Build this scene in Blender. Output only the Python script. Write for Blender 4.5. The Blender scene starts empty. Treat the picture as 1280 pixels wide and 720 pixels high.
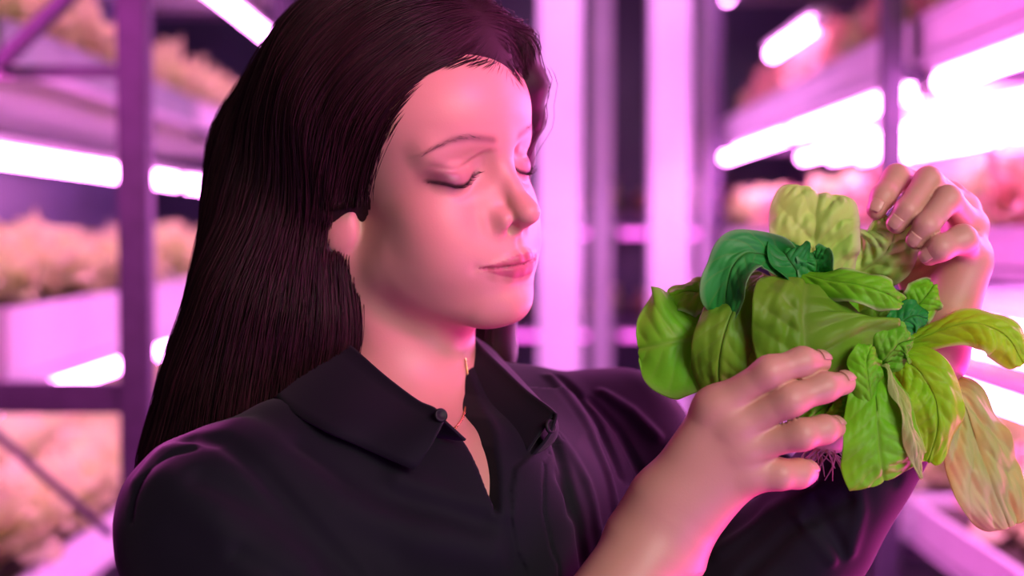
import bpy, bmesh, math, random
import numpy as np
from mathutils import Vector, Matrix
random.seed(7); rng = np.random.default_rng(7)
C = bpy.context.scene.collection
F32 = np.float32
# ------------------------------------------------------------------ camera
FPX = 1778.0; TILT = math.atan(70.0/FPX); CAM = np.array([0.0, 0.0, 1.5])
def P(px, py, Y):
    """point of the place seen at (px, py) at world depth Y"""
    u = (px-640)/FPX; v = (360-py)/FPX
    d = np.array([u, math.cos(TILT)+v*math.sin(TILT), v*math.cos(TILT)-math.sin(TILT)])
    return CAM + d*(Y/d[1])
def PX(p):
    p = np.asarray(p, float)-CAM; ct, st = math.cos(TILT), math.sin(TILT)
    d = p[..., 1]*ct-p[..., 2]*st; u = p[..., 2]*ct+p[..., 1]*st
    return np.stack([640+FPX*p[..., 0]/d, 360-FPX*u/d], -1)
# ------------------------------------------------------------------ scene helpers
def obj(name, me, mat=None, parent=None):
    o = bpy.data.objects.new(name, me); C.objects.link(o)
    if mat is not None: me.materials.append(mat)
    if parent is not None: o.parent = parent
    return o
def mesh(name, V, Fc, smooth=True):
    me = bpy.data.meshes.new(name)
    V = np.asarray(V, F32)
    if isinstance(Fc, np.ndarray):
        n, k = Fc.shape
        me.vertices.add(len(V)); me.vertices.foreach_set('co', V.ravel())
        me.loops.add(n*k); me.loops.foreach_set('vertex_index', Fc.astype(np.int32).ravel())
        me.polygons.add(n); me.polygons.foreach_set('loop_start', np.arange(0, n*k, k, dtype=np.int32))
        me.update(calc_edges=True)
    else:
        me.from_pydata([tuple(v) for v in V.tolist()], [], [tuple(f) for f in Fc]); me.update()
    if smooth: me.polygons.foreach_set('use_smooth', np.ones(len(me.polygons), bool))
    me.validate(clean_customdata=False)
    return me
def setcol(me, name, cols):
    a = me.color_attributes.new(name, 'FLOAT_COLOR', 'POINT')
    c = np.ones((len(me.vertices), 4), F32); c[:, :cols.shape[1]] = cols
    a.data.foreach_set('color', c.ravel())
def tag(o, label=None, cat=None, group=None, kind=None):
    if label: o['label'] = label
    if cat: o['category'] = cat
    if group: o['group'] = group
    if kind: o['kind'] = kind
    return o
def empty(name, loc=(0, 0, 0)):
    o = bpy.data.objects.new(name, None); o.location = loc; o.empty_display_size = .05
    C.objects.link(o); return o
# ------------------------------------------------------------------ materials
def mat(name, col=(.5, .5, .5), rough=.5, metal=0., sss=0., sheen=0., sheen_rough=.5, spec=.5, attr=None, noise=None, bump=None, trans=0., coat=0., emit=None, estr=0., sss_r=(1, .3, .15), sss_s=.01, tint=None):
    m = bpy.data.materials.new(name); m.use_nodes = True; nt = m.node_tree; b = nt.nodes['Principled BSDF']
    I = b.inputs
    I['Base Color'].default_value = (*col, 1); I['Roughness'].default_value = rough; I['Metallic'].default_value = metal
    I['Specular IOR Level'].default_value = spec
    if sss: I['Subsurface Weight'].default_value = sss; I['Subsurface Radius'].default_value = sss_r; I['Subsurface Scale'].default_value = sss_s
    if sheen: I['Sheen Weight'].default_value = sheen; I['Sheen Roughness'].default_value = sheen_rough
    if coat: I['Coat Weight'].default_value = coat
    if emit: I['Emission Color'].default_value = (*emit, 1); I['Emission Strength'].default_value = estr
    src = None
    if attr:
        a = nt.nodes.new('ShaderNodeVertexColor'); a.layer_name = attr; src = a.outputs['Color']
    tc = nt.nodes.new('ShaderNodeTexCoord')
    if noise:
        sc, lo, hi = noise
        n = nt.nodes.new('ShaderNodeTexNoise'); n.inputs['Scale'].default_value = sc; n.inputs['Detail'].default_value = 4
        nt.links.new(tc.outputs['Object'], n.inputs['Vector'])
        mr = nt.nodes.new('ShaderNodeMapRange'); mr.inputs['From Min'].default_value = .3; mr.inputs['From Max'].default_value = .7
        mr.inputs['To Min'].default_value = lo; mr.inputs['To Max'].default_value = hi
        nt.links.new(n.outputs['Fac'], mr.inputs['Value'])
        mx = nt.nodes.new('ShaderNodeVectorMath'); mx.operation = 'SCALE'
        if src: nt.links.new(src, mx.inputs[0])
        else: mx.inputs[0].default_value = col
        nt.links.new(mr.outputs['Result'], mx.inputs['Scale']); src = mx.outputs['Vector']
    if src: nt.links.new(src, I['Base Color'])
    if bump:
        sc, st, dist = bump
        n = nt.nodes.new('ShaderNodeTexNoise'); n.inputs['Scale'].default_value = sc; n.inputs['Detail'].default_value = 5
        nt.links.new(tc.outputs['Object'], n.inputs['Vector'])
        bp = nt.nodes.new('ShaderNodeBump'); bp.inputs['Strength'].default_value = st; bp.inputs['Distance'].default_value = dist
        nt.links.new(n.outputs['Fac'], bp.inputs['Height']); nt.links.new(bp.outputs['Normal'], I['Normal'])
    if trans:   # thin leaf: add translucent
        out = nt.nodes['Material Output']; t = nt.nodes.new('ShaderNodeBsdfTranslucent'); mxs = nt.nodes.new('ShaderNodeMixShader')
        mxs.inputs[0].default_value = trans
        if src: nt.links.new(src, t.inputs['Color'])
        else: t.inputs['Color'].default_value = (*col, 1)
        nt.links.new(b.outputs[0], mxs.inputs[1]); nt.links.new(t.outputs[0], mxs.inputs[2]); nt.links.new(mxs.outputs[0], out.inputs['Surface'])
    return m
# ------------------------------------------------------------------ distance fields
def smin(a, b, k):
    h = np.maximum(k-np.abs(a-b), 0)/k
    return np.minimum(a, b)-h*h*k*.25
def smax(a, b, k): return -smin(-a, -b, k)
def ell(p, c, r):
    q = (p-np.array(c, F32)); r = np.array(r, F32)
    k0 = np.sqrt((q/r*(q/r)).sum(1)); k1 = np.sqrt((q/(r*r)*(q/(r*r))).sum(1))+1e-9
    return k0*(k0-1)/k1
def cone(p, a, b, r1, r2):
    a = np.array(a, F32); b = np.array(b, F32); ba = b-a; pa = p-a
    h = np.clip(pa@ba/(ba@ba), 0, 1)
    q = pa-h[:, None]*ba
    return np.sqrt((q*q).sum(1))-(r1+(r2-r1)*h)
def sph(p, c, r):
    q = p-np.array(c, F32); return np.sqrt((q*q).sum(1))-r
def chain(p, pts, rs, k):
    d = None
    for i in range(len(pts)-1):
        e = cone(p, pts[i], pts[i+1], rs[i], rs[i+1]); d = e if d is None else smin(d, e, k)
    return d
def segd(p, pts):
    d = None
    for i in range(len(pts)-1):
        e = cone(p, pts[i], pts[i+1], 0, 0); d = e if d is None else np.minimum(d, e)
    return d
def evalc(f, p, n=400000):
    return np.concatenate([f(p[i:i+n].astype(F32)) for i in range(0, len(p), n)]) if len(p) else np.zeros(0, F32)
def grad(f, p, e=.0004):
    k = np.array([[1, -1, -1], [-1, -1, 1], [-1, 1, -1], [1, 1, 1]], F32)
    g = sum(evalc(f, p+e*kk)[:, None]*kk for kk in k)
    return g/(4*e)
def polygonise(f, lo, hi, h, lip=1.6, project=2):
    lo = np.array(lo, float); hi = np.array(hi, float); B = 16; L = 4
    nb = np.ceil((hi-lo)/(h*B)).astype(int)
    g = np.stack(np.meshgrid(*[np.arange(n) for n in nb], indexing='ij'), -1).reshape(-1, 3)
    d = evalc(f, lo+(g+.5)*h*B); g = g[np.abs(d) < h*B*.87*lip]
    s = np.stack(np.meshgrid(*[np.arange(B//L)]*3, indexing='ij'), -1).reshape(-1, 3)
    g = (g[:, None]*(B//L)+s[None]).reshape(-1, 3)
    d = evalc(f, lo+(g+.5)*h*L); g = g[np.abs(d) < h*L*.87*lip]
    s = np.stack(np.meshgrid(*[np.arange(L+1)]*3, indexing='ij'), -1)            # 5,5,5,3
    N = nb*B+2; key = lambda c: (c[..., 0].astype(np.int64)*N[1]+c[..., 1])*N[2]+c[..., 2]
    pts = g[:, None, None, None]*L+s[None]                                        # n,5,5,5,3
    v = evalc(f, lo+pts.reshape(-1, 3)*h).reshape(pts.shape[:-1])
    base = pts[:, :L, :L, :L]
    acc = np.zeros(base.shape, F32); cnt = np.zeros(base.shape[:-1], F32)
    offs = [(0,0,0),(1,0,0),(0,1,0),(1,1,0),(0,0,1),(1,0,1),(0,1,1),(1,1,1)]
    cv = [v[:, o[0]:o[0]+L, o[1]:o[1]+L, o[2]:o[2]+L] for o in offs]
    for i, j in [(0,1),(2,3),(4,5),(6,7),(0,2),(1,3),(4,6),(5,7),(0,4),(1,5),(2,6),(3,7)]:
        a, b = cv[i], cv[j]; m = (a < 0) != (b < 0)
        t = np.where(m, a/np.where(m, a-b, 1), 0)
        pt = np.array(offs[i], F32)+t[..., None]*(np.array(offs[j], F32)-np.array(offs[i], F32))
        acc += pt*m[..., None]; cnt += m
    act = cnt > 0
    vert = base[act]+acc[act]/cnt[act][:, None]; keys = key(base[act])
    o = np.argsort(keys); keys = keys[o]; vert = lo+vert[o]*h
    quads = []
    for a in range(3):
        b, c = (a+1) % 3, (a+2) % 3
        nx = [slice(0, L)]*3; nx[a] = slice(1, L+1)
        v0 = v[:, :L, :L, :L]; v1 = v[(slice(None), *nx)]
        m = (v0 < 0) != (v1 < 0); q = base[m]; flip = v0[m] >= 0
        eb = np.zeros(3, int); eb[b] = 1; ec = np.zeros(3, int); ec[c] = 1
        ks = np.stack([key(q), key(q-eb), key(q-eb-ec), key(q-ec)], 1)
        ix = np.clip(np.searchsorted(keys, ks), 0, len(keys)-1); ok = (keys[ix] == ks).all(1)
        ix = ix[ok]; fl = flip[ok]; ix[fl] = ix[fl][:, ::-1]; quads.append(ix)
    quads = np.concatenate(quads)
    for _ in range(project):
        G = grad(f, vert, h*.3); dd = evalc(f, vert); n2 = np.maximum((G*G).sum(1), .25)
        vert = vert-np.clip(dd/n2, -h*.6, h*.6)[:, None]*G
    used = np.zeros(len(vert), bool); used[quads.ravel()] = True
    re = np.cumsum(used)-1
    return vert[used], re[quads]
def raycast(f, px, py, near=.6, far=1.6):
    o = P(px, py, near); e = P(px, py, far); d = (e-o)/np.linalg.norm(e-o); t = 0
    for _ in range(160):
        s = float(f((o+d*t)[None].astype(F32))[0])
        if s < 2e-4: return o+d*t
        t += max(s*.55, 2e-4)
    return None
def catmull(pts, n):
    pts = np.asarray(pts, float); k = len(pts); t = np.linspace(0, k-1, n); i = np.clip(t.astype(int), 0, k-2); u = (t-i)[:, None]
    g = lambda j: pts[np.clip(j, 0, k-1)]
    p0, p1, p2, p3 = g(i-1), g(i), g(i+1), g(i+2)
    return .5*((2*p1)+(-p0+p2)*u+(2*p0-5*p1+4*p2-p3)*u*u+(-p0+3*p1-3*p2+p3)*u**3)
def tubes(paths, radii, sides=4):
    """paths (n,m,3), radii (n,m) -> mesh arrays of n tubes"""
    paths = np.asarray(paths, float); n, m, _ = paths.shape
    T = np.gradient(paths, axis=1); T /= np.linalg.norm(T, axis=2, keepdims=True)+1e-12
    ref = np.tile(np.array([.31, .87, .22]), (n, m, 1)); A = np.cross(T, ref); A /= np.linalg.norm(A, axis=2, keepdims=True)+1e-12
    Bn = np.cross(T, A); an = np.arange(sides)*2*math.pi/sides
    r = np.asarray(radii)[..., None, None]
    V = paths[:, :, None]+r*(np.cos(an)[None, None, :, None]*A[:, :, None]+np.sin(an)[None, None, :, None]*Bn[:, :, None])
    idx = np.arange(n*m*sides).reshape(n, m, sides)
    a = idx[:, :-1]; b = idx[:, 1:]
    Q = np.stack([a, np.roll(a, -1, 2), np.roll(b, -1, 2), b], -1).reshape(-1, 4)
    return V.reshape(-1, 3), Q
def grid_mesh(G, closed_u=False):
    G = np.asarray(G, float); n, m, _ = G.shape; idx = np.arange(n*m).reshape(n, m)
    if closed_u: idx = np.concatenate([idx, idx[:1]])
    Q = np.stack([idx[:-1, :-1], idx[1:, :-1], idx[1:, 1:], idx[:-1, 1:]], -1).reshape(-1, 4)
    return G.reshape(-1, 3), Q
def thick(G, t):
    """closed solid sheet from a grid of points"""
    G = np.asarray(G, float); du = np.gradient(G, axis=0); dv = np.gradient(G, axis=1)
    N = np.cross(du, dv); N /= np.linalg.norm(N, axis=2, keepdims=True)+1e-12
    t = np.asarray(t) if np.ndim(t) else np.full(G.shape[:2], t)
    A = G+N*t[..., None]/2; Bq = G-N*t[..., None]/2; n, m, _ = G.shape
    V = np.concatenate([A.reshape(-1, 3), Bq.reshape(-1, 3)]); i = np.arange(n*m).reshape(n, m); j = i+n*m
    q = [np.stack([i[:-1, :-1], i[1:, :-1], i[1:, 1:], i[:-1, 1:]], -1).reshape(-1, 4),
         np.stack([j[:-1, :-1], j[:-1, 1:], j[1:, 1:], j[1:, :-1]], -1).reshape(-1, 4)]
    for a, b in ((i[0], j[0]), (i[-1][::-1], j[-1][::-1]), (i[:, 0][::-1], j[:, 0][::-1]), (i[:, -1], j[:, -1])):
        q.append(np.stack([a[:-1], a[1:], b[1:], b[:-1]], -1))
    return V, np.concatenate(q)
# ------------------------------------------------------------------ the head, in millimetres: x her right, y forward, z up, origin between the eyes
def rot(yaw, pitch, roll):
    cz, sz = math.cos(yaw), math.sin(yaw); cx, sx = math.cos(pitch), math.sin(pitch); cy, sy = math.cos(roll), math.sin(roll)
    return np.array([[cz,-sz,0],[sz,cz,0],[0,0,1]])@np.array([[1,0,0],[0,cx,-sx],[0,sx,cx]])@np.array([[cy,0,sy],[0,1,0],[-sy,0,cy]])
HR = rot(math.radians(-131.5), math.radians(2.0), math.radians(9.0)); HO = np.array([-.0135, .955, 1.548])
def l2w(q): return (np.asarray(q, float)/1000)@HR.T+HO
def w2l(p): return ((p-HO.astype(F32))@HR.astype(F32))*1000
def gz(x, c, s): return np.exp(-((x-c)/s)**2)
LID = [(14.5, -4), (20, -7), (26, -11.4), (32, -13.4), (38, -12.8), (44, -9.6), (49, -7.0)]   # lash line, x -> z
def head_mm(q):
    p = q.copy(); p[:, 0] = np.abs(p[:, 0]); x, y, z = p[:, 0], p[:, 1], p[:, 2]
    d = ell(p, (0, -80, 34), (71, 91, 80))
    d = smin(d, ell(p, (0, -42, 34), (63, 61, 50)), 16)                       # forehead
    d = smin(d, ell(p, (0, -44, -22), (57, 53, 62)), 16)
    d = smin(d, ell(p, (0, -48, -64), (50, 50, 42)), 20)
    d = smin(d, cone(p, (44, -66, -64), (15, -15, -95), 15, 14), 26)          # jaw
    d = smin(d, ell(p, (0, -6.5, -97), (17, 17.5, 14.5)), 16)                 # chin
    d = smin(d, ell(p, (0, -19, -66), (32, 33, 26)), 16)                      # mouth mound
    d = smin(d, ell(p, (37, -26, -32), (18, 18, 16)), 16)                     # cheekbone
    d = smin(d, ell(p, (27, -21, -55), (22, 20, 24)), 18)                     # cheek
    d = smin(d, ell(p, (34, -44, -50), (20, 28, 27)), 22)                      # fullness between cheekbone and jaw
    d = smin(d, cone(p, (0, 6, 12), (44, -13, 13), 6.5, 6), 14)                # brow
    d = smax(d, -ell(p, (31, 11, -6), (17, 11, 11)), 13)                      # socket
    d = smax(d, -ell(p, (17, 12, -4), (5, 7, 8)), 9)
    # lids over the eyeball
    eye = sph(p, (31.5, -13.0, -7.2), 14.0)
    lz = np.interp(x, [a for a, b in LID], [b for a, b in LID]).astype(F32)
    inl = gz(x, 31, 14)
    eye = eye-1.3*np.clip((z-lz)/1.0, 0, 1)*np.clip((lz+9-z)/6, 0, 1)*inl      # upper lid stands proud of the lower one
    d = smin(d, eye, 4.5)
    crease = lz+9.5+2.0*gz(x, 30, 12)
    near = gz(x, 31, 15)*np.clip((y+16)/8, 0, 1)
    d = d+1.0*gz(z, crease, 1.9)*near
    d = d-.5*gz(z, crease+3.4, 2.8)*near
    d = d+.5*gz(z, lz-6, 2.8)*gz(x, 28, 12)*np.clip((y+16)/8, 0, 1)
    # nose
    n = cone(p, (0, 1.5, 6), (0, 19.5, -28), 7.4, 6.8)
    n = smin(n, ell(p, (0, 24.5, -36.5), (9.2, 9.8, 8.4)), 8)
    n = smin(n, cone(p, (4, -7, -4), (11, 2, -36), 8, 9.5), 12)
    n = smin(n, ell(p, (12.2, 9.5, -40), (5.4, 9.5, 6.8)), 6)
    n = smin(n, cone(p, (0, 21, -42.5), (0, 10, -48), 4.2, 4.2), 4)
    n = smax(n, -ell(p, (6.8, 15.5, -47.6), (3.3, 7.0, 4.6)), 2.0)
    d = smin(d, n, 9)
    d = d+1.3*np.exp(-((x-19)/2.8)**2-((z+39)/7)**2)*np.clip((y+6)/8, 0, 1)      # alar crease
    d = d+.7*np.exp(-(x/2.8)**2-((z+55.5)/6)**2)*(y > 0)                      # philtrum
    d = d+1.3*np.exp(-(x/16)**2-((z+86.5)/5)**2)*(y > -10)                    # below the lower lip
    # lips
    up = chain(p, [(30, -4.5, -68.6), (19, 6.0, -68.6), (10, 11.2, -67.8), (4, 13.6, -66.9), (0, 13.4, -67.5)], [1.0, 2.4, 3.4, 4.0, 4.0], 3)
    lw = chain(p, [(29.5, -4.5, -69.6), (18, 5.4, -72.3), (8, 9.8, -73.8), (0, 11.0, -74.2)], [1.0, 3.2, 4.8, 5.4], 3)
    d = smin(d, up, 4); d = smin(d, lw, 4.5)
    ml = np.interp(x, [0, 4, 10, 18, 30], [-71.0, -70.5, -70.5, -70.2, -68.2]).astype(F32)
    d = d+1.5*gz(z, ml, 1.0)*np.clip((32.5-x)/6, 0, 1)*np.clip((y+4)/4, 0, 1)
    d = d+.8*np.exp(-((x-32.5)/3)**2-((z+68)/4)**2)*np.clip((y+8)/4, 0, 1)
    # ear
    e = p-np.array([69, -90, -14], F32)
    ca, sa = math.cos(.35), math.sin(.35)
    ex = e[:, 0]*ca+e[:, 1]*sa; ey = -e[:, 0]*sa+e[:, 1]*ca
    ep = np.stack([ex, ey, e[:, 2]], 1)
    er = ell(ep, (0, -2, 4), (5, 15, 23)); er = smin(er, ell(ep, (-1, 7, -19), (4.5, 9, 9)), 5)
    er = smax(er, -ell(ep, (5, -2, 8), (4, 8, 12)), 3)
    er = smin(er, ell(ep, (-2, 11, -4), (5, 7, 12)), 5)
    d = smin(d, er, 4)
    return d
def head(p): return head_mm(w2l(p))/1000
# skull base / neck in the place's frame
NB = np.array([-.095, 1.035, 1.385])          # pit of the neck, centre
def neck(p):
    a = l2w((0, -92, -40)); b = NB
    d = cone(p, a, b, .052, .050)
    d = smin(d, cone(p, l2w((0, -62, -86)), b+np.array([.008, -.014, .0]), .028, .036), .03)
    s = l2w((58, -95, -45)); d = smin(d, cone(p, s, NB+np.array([.03, -.035, -.02]), .013, .011), .018)   # the near neck muscle
    s2 = l2w((-58, -95, -45)); d = smin(d, cone(p, s2, NB+np.array([.045, -.03, -.02]), .013, .011), .018)
    return d
# ------------------------------------------------------------------ hands, arms, torso
UA = np.array([.783, .622, 0.]); FW = np.array([.622, -.783, 0.]); MID = np.array([-.055, .985, 1.3])
S_R = np.array([-.192, .885, 1.318]); S_L = P(778, 552, 1.11)
E_R = P(560, 1060, .80); W_R = P(838, 640, .898)
E_L = P(935, 785, .995); W_L = P(1178, 414, .96)
def band(p, pts, rs, k): return chain(p, pts, rs, k)
def pp(*a): return [P(*t) for t in a]
RF = [(pp((893,510,.884),(962,465,.868),(1003,452,.872),(1025,453,.881)), [.0100,.0088,.0078,.0066]),
      (pp((917,533,.881),(988,500,.866),(1031,484,.871),(1055,479,.882)), [.0102,.0091,.0080,.0068]),
      (pp((926,560,.883),(1003,543,.868),(1030,537,.873),(1043,535,.883)), [.0098,.0085,.0077,.0066]),
      (pp((934,590,.887),(975,593,.880),(998,592,.885),(1008,591,.891)), [.0096,.0084,.0080,.0072])]
RT = (pp((846,612,.912),(882,540,.930),(935,495,.945),(962,480,.950)), [.014,.0125,.0095,.008])
LF = [(pp((1185,248,.996),(1121,222,.965),(1104,246,.952),(1096,262,.949)), [.0100,.0088,.0080,.0068]),
      (pp((1203,262,.982),(1160,226,.950),(1134,263,.935),(1121,279,.937)), [.0100,.0090,.0080,.0070]),
      (pp((1213,284,.968),(1185,249,.938),(1158,282,.925),(1145,299,.929)), [.0100,.0088,.0078,.0066]),
      (pp((1214,318,.955),(1203,299,.925),(1176,310,.919),(1162,319,.924)), [.0105,.0092,.0082,.0068])]
LT = (pp((1172,398,.975),(1150,352,.995),(1122,315,.985),(1106,292,.970)), [.015,.0125,.0100,.0085])
def hand_r(p):
    d = smin(cone(p, P(808,668,.900), P(826,626,.897), .0235, .0185), cone(p, P(838,690,.902), P(856,648,.899), .024, .0185), .02)
    for i, (a, b) in enumerate([((828,624,.897), 0), ((838,632,.896), 1), ((850,640,.897), 2), ((860,647,.899), 3)]):
        d = smin(d, cone(p, P(*a), RF[b][0][0], .0165, .0105), .014)
    d = smin(d, cone(p, P(850,640,.912), P(905,585,.905), .016, .017), .02)
    d = smin(d, chain(p, RT[0], RT[1], .006), .015)
    fd = None
    for pts, rs in RF:
        e = chain(p, pts, [r*1.06 for r in rs], .006)
        w = smin(d, e, .014)
        fd = w if fd is None else smin(fd, w, .0016)
    for pts, rs in RF:        # tendon-raised knuckles
        fd = smin(fd, sph(p, pts[0]+np.array([0, -.0030, .001]), .0078), .010)
    return fd
def hand_l(p):
    d = cone(p, P(1162,440,.962), P(1177,402,.960), .0235, .0185)
    for i, a in enumerate([(1172,398,.972), (1176,398,.966), (1180,396,.960), (1184,394,.953)]):
        d = smin(d, cone(p, P(*a), LF[i][0][0], .0155, .0110), .012)
    d = smin(d, cone(p, P(1187,382,.948), P(1213,330,.948), .0135, .0125), .012)
    d = smin(d, chain(p, LT[0], LT[1], .006), .015)
    fd = None
    for pts, rs in LF:
        e = chain(p, pts, rs, .004); w = smin(d, e, .008)
        fd = w if fd is None else smin(fd, w, .0014)
    return fd
def torso(p, o=0.):
    c = MID
    d = cone(p, c-UA*.075+[0,0,-.02], c-UA*.070+[0,0,-.26], .082+o, .088+o)
    d = smin(d, cone(p, c+UA*.075+[0,0,-.02], c+UA*.070+[0,0,-.26], .082+o, .088+o), .06)
    d = smin(d, cone(p, c+FW*.03+[0,0,.0], c+FW*.045+[0,0,-.2], .072+o, .085+o), .05)
    nb = NB+np.array([.01, -.01, -.035])
    d = smin(d, cone(p, nb, S_R+np.array([.01, 0, -.004]), .050+o, .050+o), .05)
    d = smin(d, cone(p, nb, S_L+np.array([-.01, 0, 0]), .050+o, .044+o), .05)
    for s in (-1, 1): d = smin(d, sph(p, c+UA*.075*s+FW*.065+[0,0,-.17], .062+o), .05)
    return d
BIG = .12
def box(p, lo, hi, m=.035):
    lo = np.asarray(lo)-m; hi = np.asarray(hi)+m
    return ((p >= lo) & (p <= hi)).all(1)
def part(d, f, p, lo, hi, k):
    m = box(p, lo, hi)
    if m.any():
        e = np.full(len(p), BIG, F32); e[m] = f(p[m]); d = smin(d, e, k)
    return d
def bounds(pts, r): a = np.array(pts); return a.min(0)-r, a.max(0)+r
HB = (HO+[-.24, -.12, -.15], HO+[.09, .24, .15])
NBB = bounds([NB, l2w((0,-92,-40)), l2w((0,-62,-86))], .07)
RHB = bounds([q for a, b in RF+[RT] for q in a]+[W_R, P(808,668,.9), P(838,690,.9)], .03)
LHB = bounds([q for a, b in LF+[LT] for q in a]+[W_L, P(1170,440,.96)], .03)
TB = ((-.32, .78, 1.0), (.22, 1.22, 1.42))
def arms(p, o=0.):
    d = chain(p, [S_R, E_R], [.045+o, .037+o], .01)
    d = smin(d, chain(p, [E_R, P(820,672,.9)], [.037+o, .0265+o], .01), .02)
    d = smin(d, chain(p, [S_L, E_L], [.038+o, .034+o], .01), .02)
    return smin(d, chain(p, [E_L, P(1164,437,.962)], [.034+o, .0235+o], .01), .02)
AB = bounds([S_R, E_R, W_R, S_L, E_L, W_L], .06)
def body(p):
    d = np.full(len(p), BIG, F32)
    d = part(d, head, p, *HB, .02)
    d = part(d, neck, p, *NBB, .018)
    d = part(d, torso, p, *TB, .03)
    d = part(d, arms, p, *AB, .02)
    d = part(d, hand_r, p, *RHB, .012)
    d = part(d, hand_l, p, *LHB, .012)
    return d
# ------------------------------------------------------------------ the shirt
def ridge(p, pts, w, amp):
    d = segd(p, pts); return amp*np.exp(-(d/w)**2)
def shirt0(p):
    d = torso(p, .009)
    n = smin(cone(p, S_R+[.006,0,-.006], E_R, .055, .052), cone(p, E_R, P(640,900,.82), .054, .050), .02)
    l = smin(cone(p, S_L+[0,0,-.002], E_L, .050, .052), cone(p, E_L, P(1140,485,.972), .052, .033), .03)
    return smin(smin(d, n, .03), l, .03)
_pt = {}
def on(px, py, f=shirt0):
    k = (px, py, f.__name__)
    if k not in _pt: _pt[k] = raycast(f, px, py)
    return _pt[k]
def az(p): q = p-MID; return q@UA, q[..., 2]
# ------------------------------------------------------------------ shirt with folds and open neck
def pts_on(l, f=shirt0): return [q for q in (on(a, b, f) for a, b in l) if q is not None]
PLK = pts_on([(676,556),(655,572),(642,585),(637,610),(636,644),(645,690),(657,712)])
_pa = np.array([az(q) for q in PLK]); _o = np.argsort(_pa[:, 1]); PLA = _pa[_o]
FOLDS = [  # px line, width, depth (inward +)
 ([(240,546),(281,551),(320,583),(380,652),(445,722),(500,800)], .0065, .0065),
 ([(250,528),(300,532),(350,565),(420,625),(520,668),(610,690)], .013, -.0055),
 ([(250,600),(330,632),(400,690),(430,740)], .008, .0045),
 ([(200,600),(270,650),(330,720)], .012, -.0045),
 ([(300,690),(360,730)], .007, .0035),
 ([(164,650),(170,620),(180,602),(213,570),(243,560)], .0022, .0022),
 ([(172,600),(205,563),(240,552)], .006, -.0025),
 ([(380,560),(470,620),(600,650)], .012, .004),
 ([(500,600),(560,620),(625,640)], .008, -.003),
 ([(688,474),(726,522),(759,592),(770,640)], .0045, -.005),
 ([(700,470),(742,520),(776,592)], .0045, .0045),
 ([(683,536),(730,602),(745,663),(752,710)], .0045, -.0045),
 ([(700,600),(722,660),(730,720)], .005, .004),
 ([(754,492),(790,515),(820,545)], .0045, -.004),
 ([(740,500),(775,540),(800,590)], .004, .004),
 ([(660,500),(700,580),(712,640)], .005, .0035),
 ([(900,690),(960,640),(1020,610)], .006, -.004),
 ([(930,720),(985,665),(1060,625)], .005, .0045),
 ([(985,600),(1000,650),(1040,700)], .004, -.004),
 ([(1010,590),(1030,650),(1055,690)], .005, .004),
 ([(1070,600),(1075,640),(1062,690)], .005, -.004),
 ([(1095,590),(1120,600)], .005, .004),
]
FW_ = [(np.array(pts_on(l)), w, a) for l, w, a in FOLDS]
FW_ = [(q, w, a) for q, w, a in FW_ if len(q) > 1]
NKA = NB+np.array([-.012, .014, -.035]); NKB = l2w((0, -85, -70))
VAP = on(619, 640); _l = sorted([az(on(*q))[::-1] for q in ((618,640),(605,600),(592,568),(578,545),(550,520),(520,500),(488,476))]); _r = sorted([az(on(*q))[::-1] for q in ((622,640),(626,600),(620,560),(612,525),(600,495),(586,465),(578,445))])
_l = np.array(_l); _r = np.array(_r)
va, vz = az(VAP)
def neck_cut(p):
    d = cone(p, NKA, NKB, .056, .062)
    a, z = az(p); f = (p-MID)@FW
    h = z-vz
    la = np.interp(z, _l[:, 0], _l[:, 1]); ra = np.interp(z, _r[:, 0], _r[:, 1])
    v = np.maximum(np.maximum(la-a, a-ra), -h)*.9
    v = np.maximum(v, -.055-f); v = np.maximum(v, z-.13)
    return smin(d, v, .01)
def shirt(p):
    d = shirt0(p)
    for q, w, a in FW_:
        m = box(p, q.min(0), q.max(0), w*3)
        if m.any():
            e = np.zeros(len(p), F32); e[m] = ridge(p[m], q, w, a); d = d+e
    a, z = az(p); la = np.interp(z, PLA[:, 1], PLA[:, 0]); f = (p-MID)@FW
    d = d-.0022*np.clip((a-la)/.0012, 0, 1)*(f > .02)*np.clip((.11-(a-la))/.05, 0, 1)
    d = d+.0012*np.exp(-((a-la-.026)/.0012)**2)*(f > .02)                        # stitched edge of the button band
    q = p*1.0
    d = d+.0007*np.sin(q[:, 0]*95+np.sin(q[:, 2]*60)*1.5+q[:, 1]*40)*np.sin(q[:, 2]*70+q[:, 0]*45)
    return smax(d, -neck_cut(p), .003)
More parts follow.
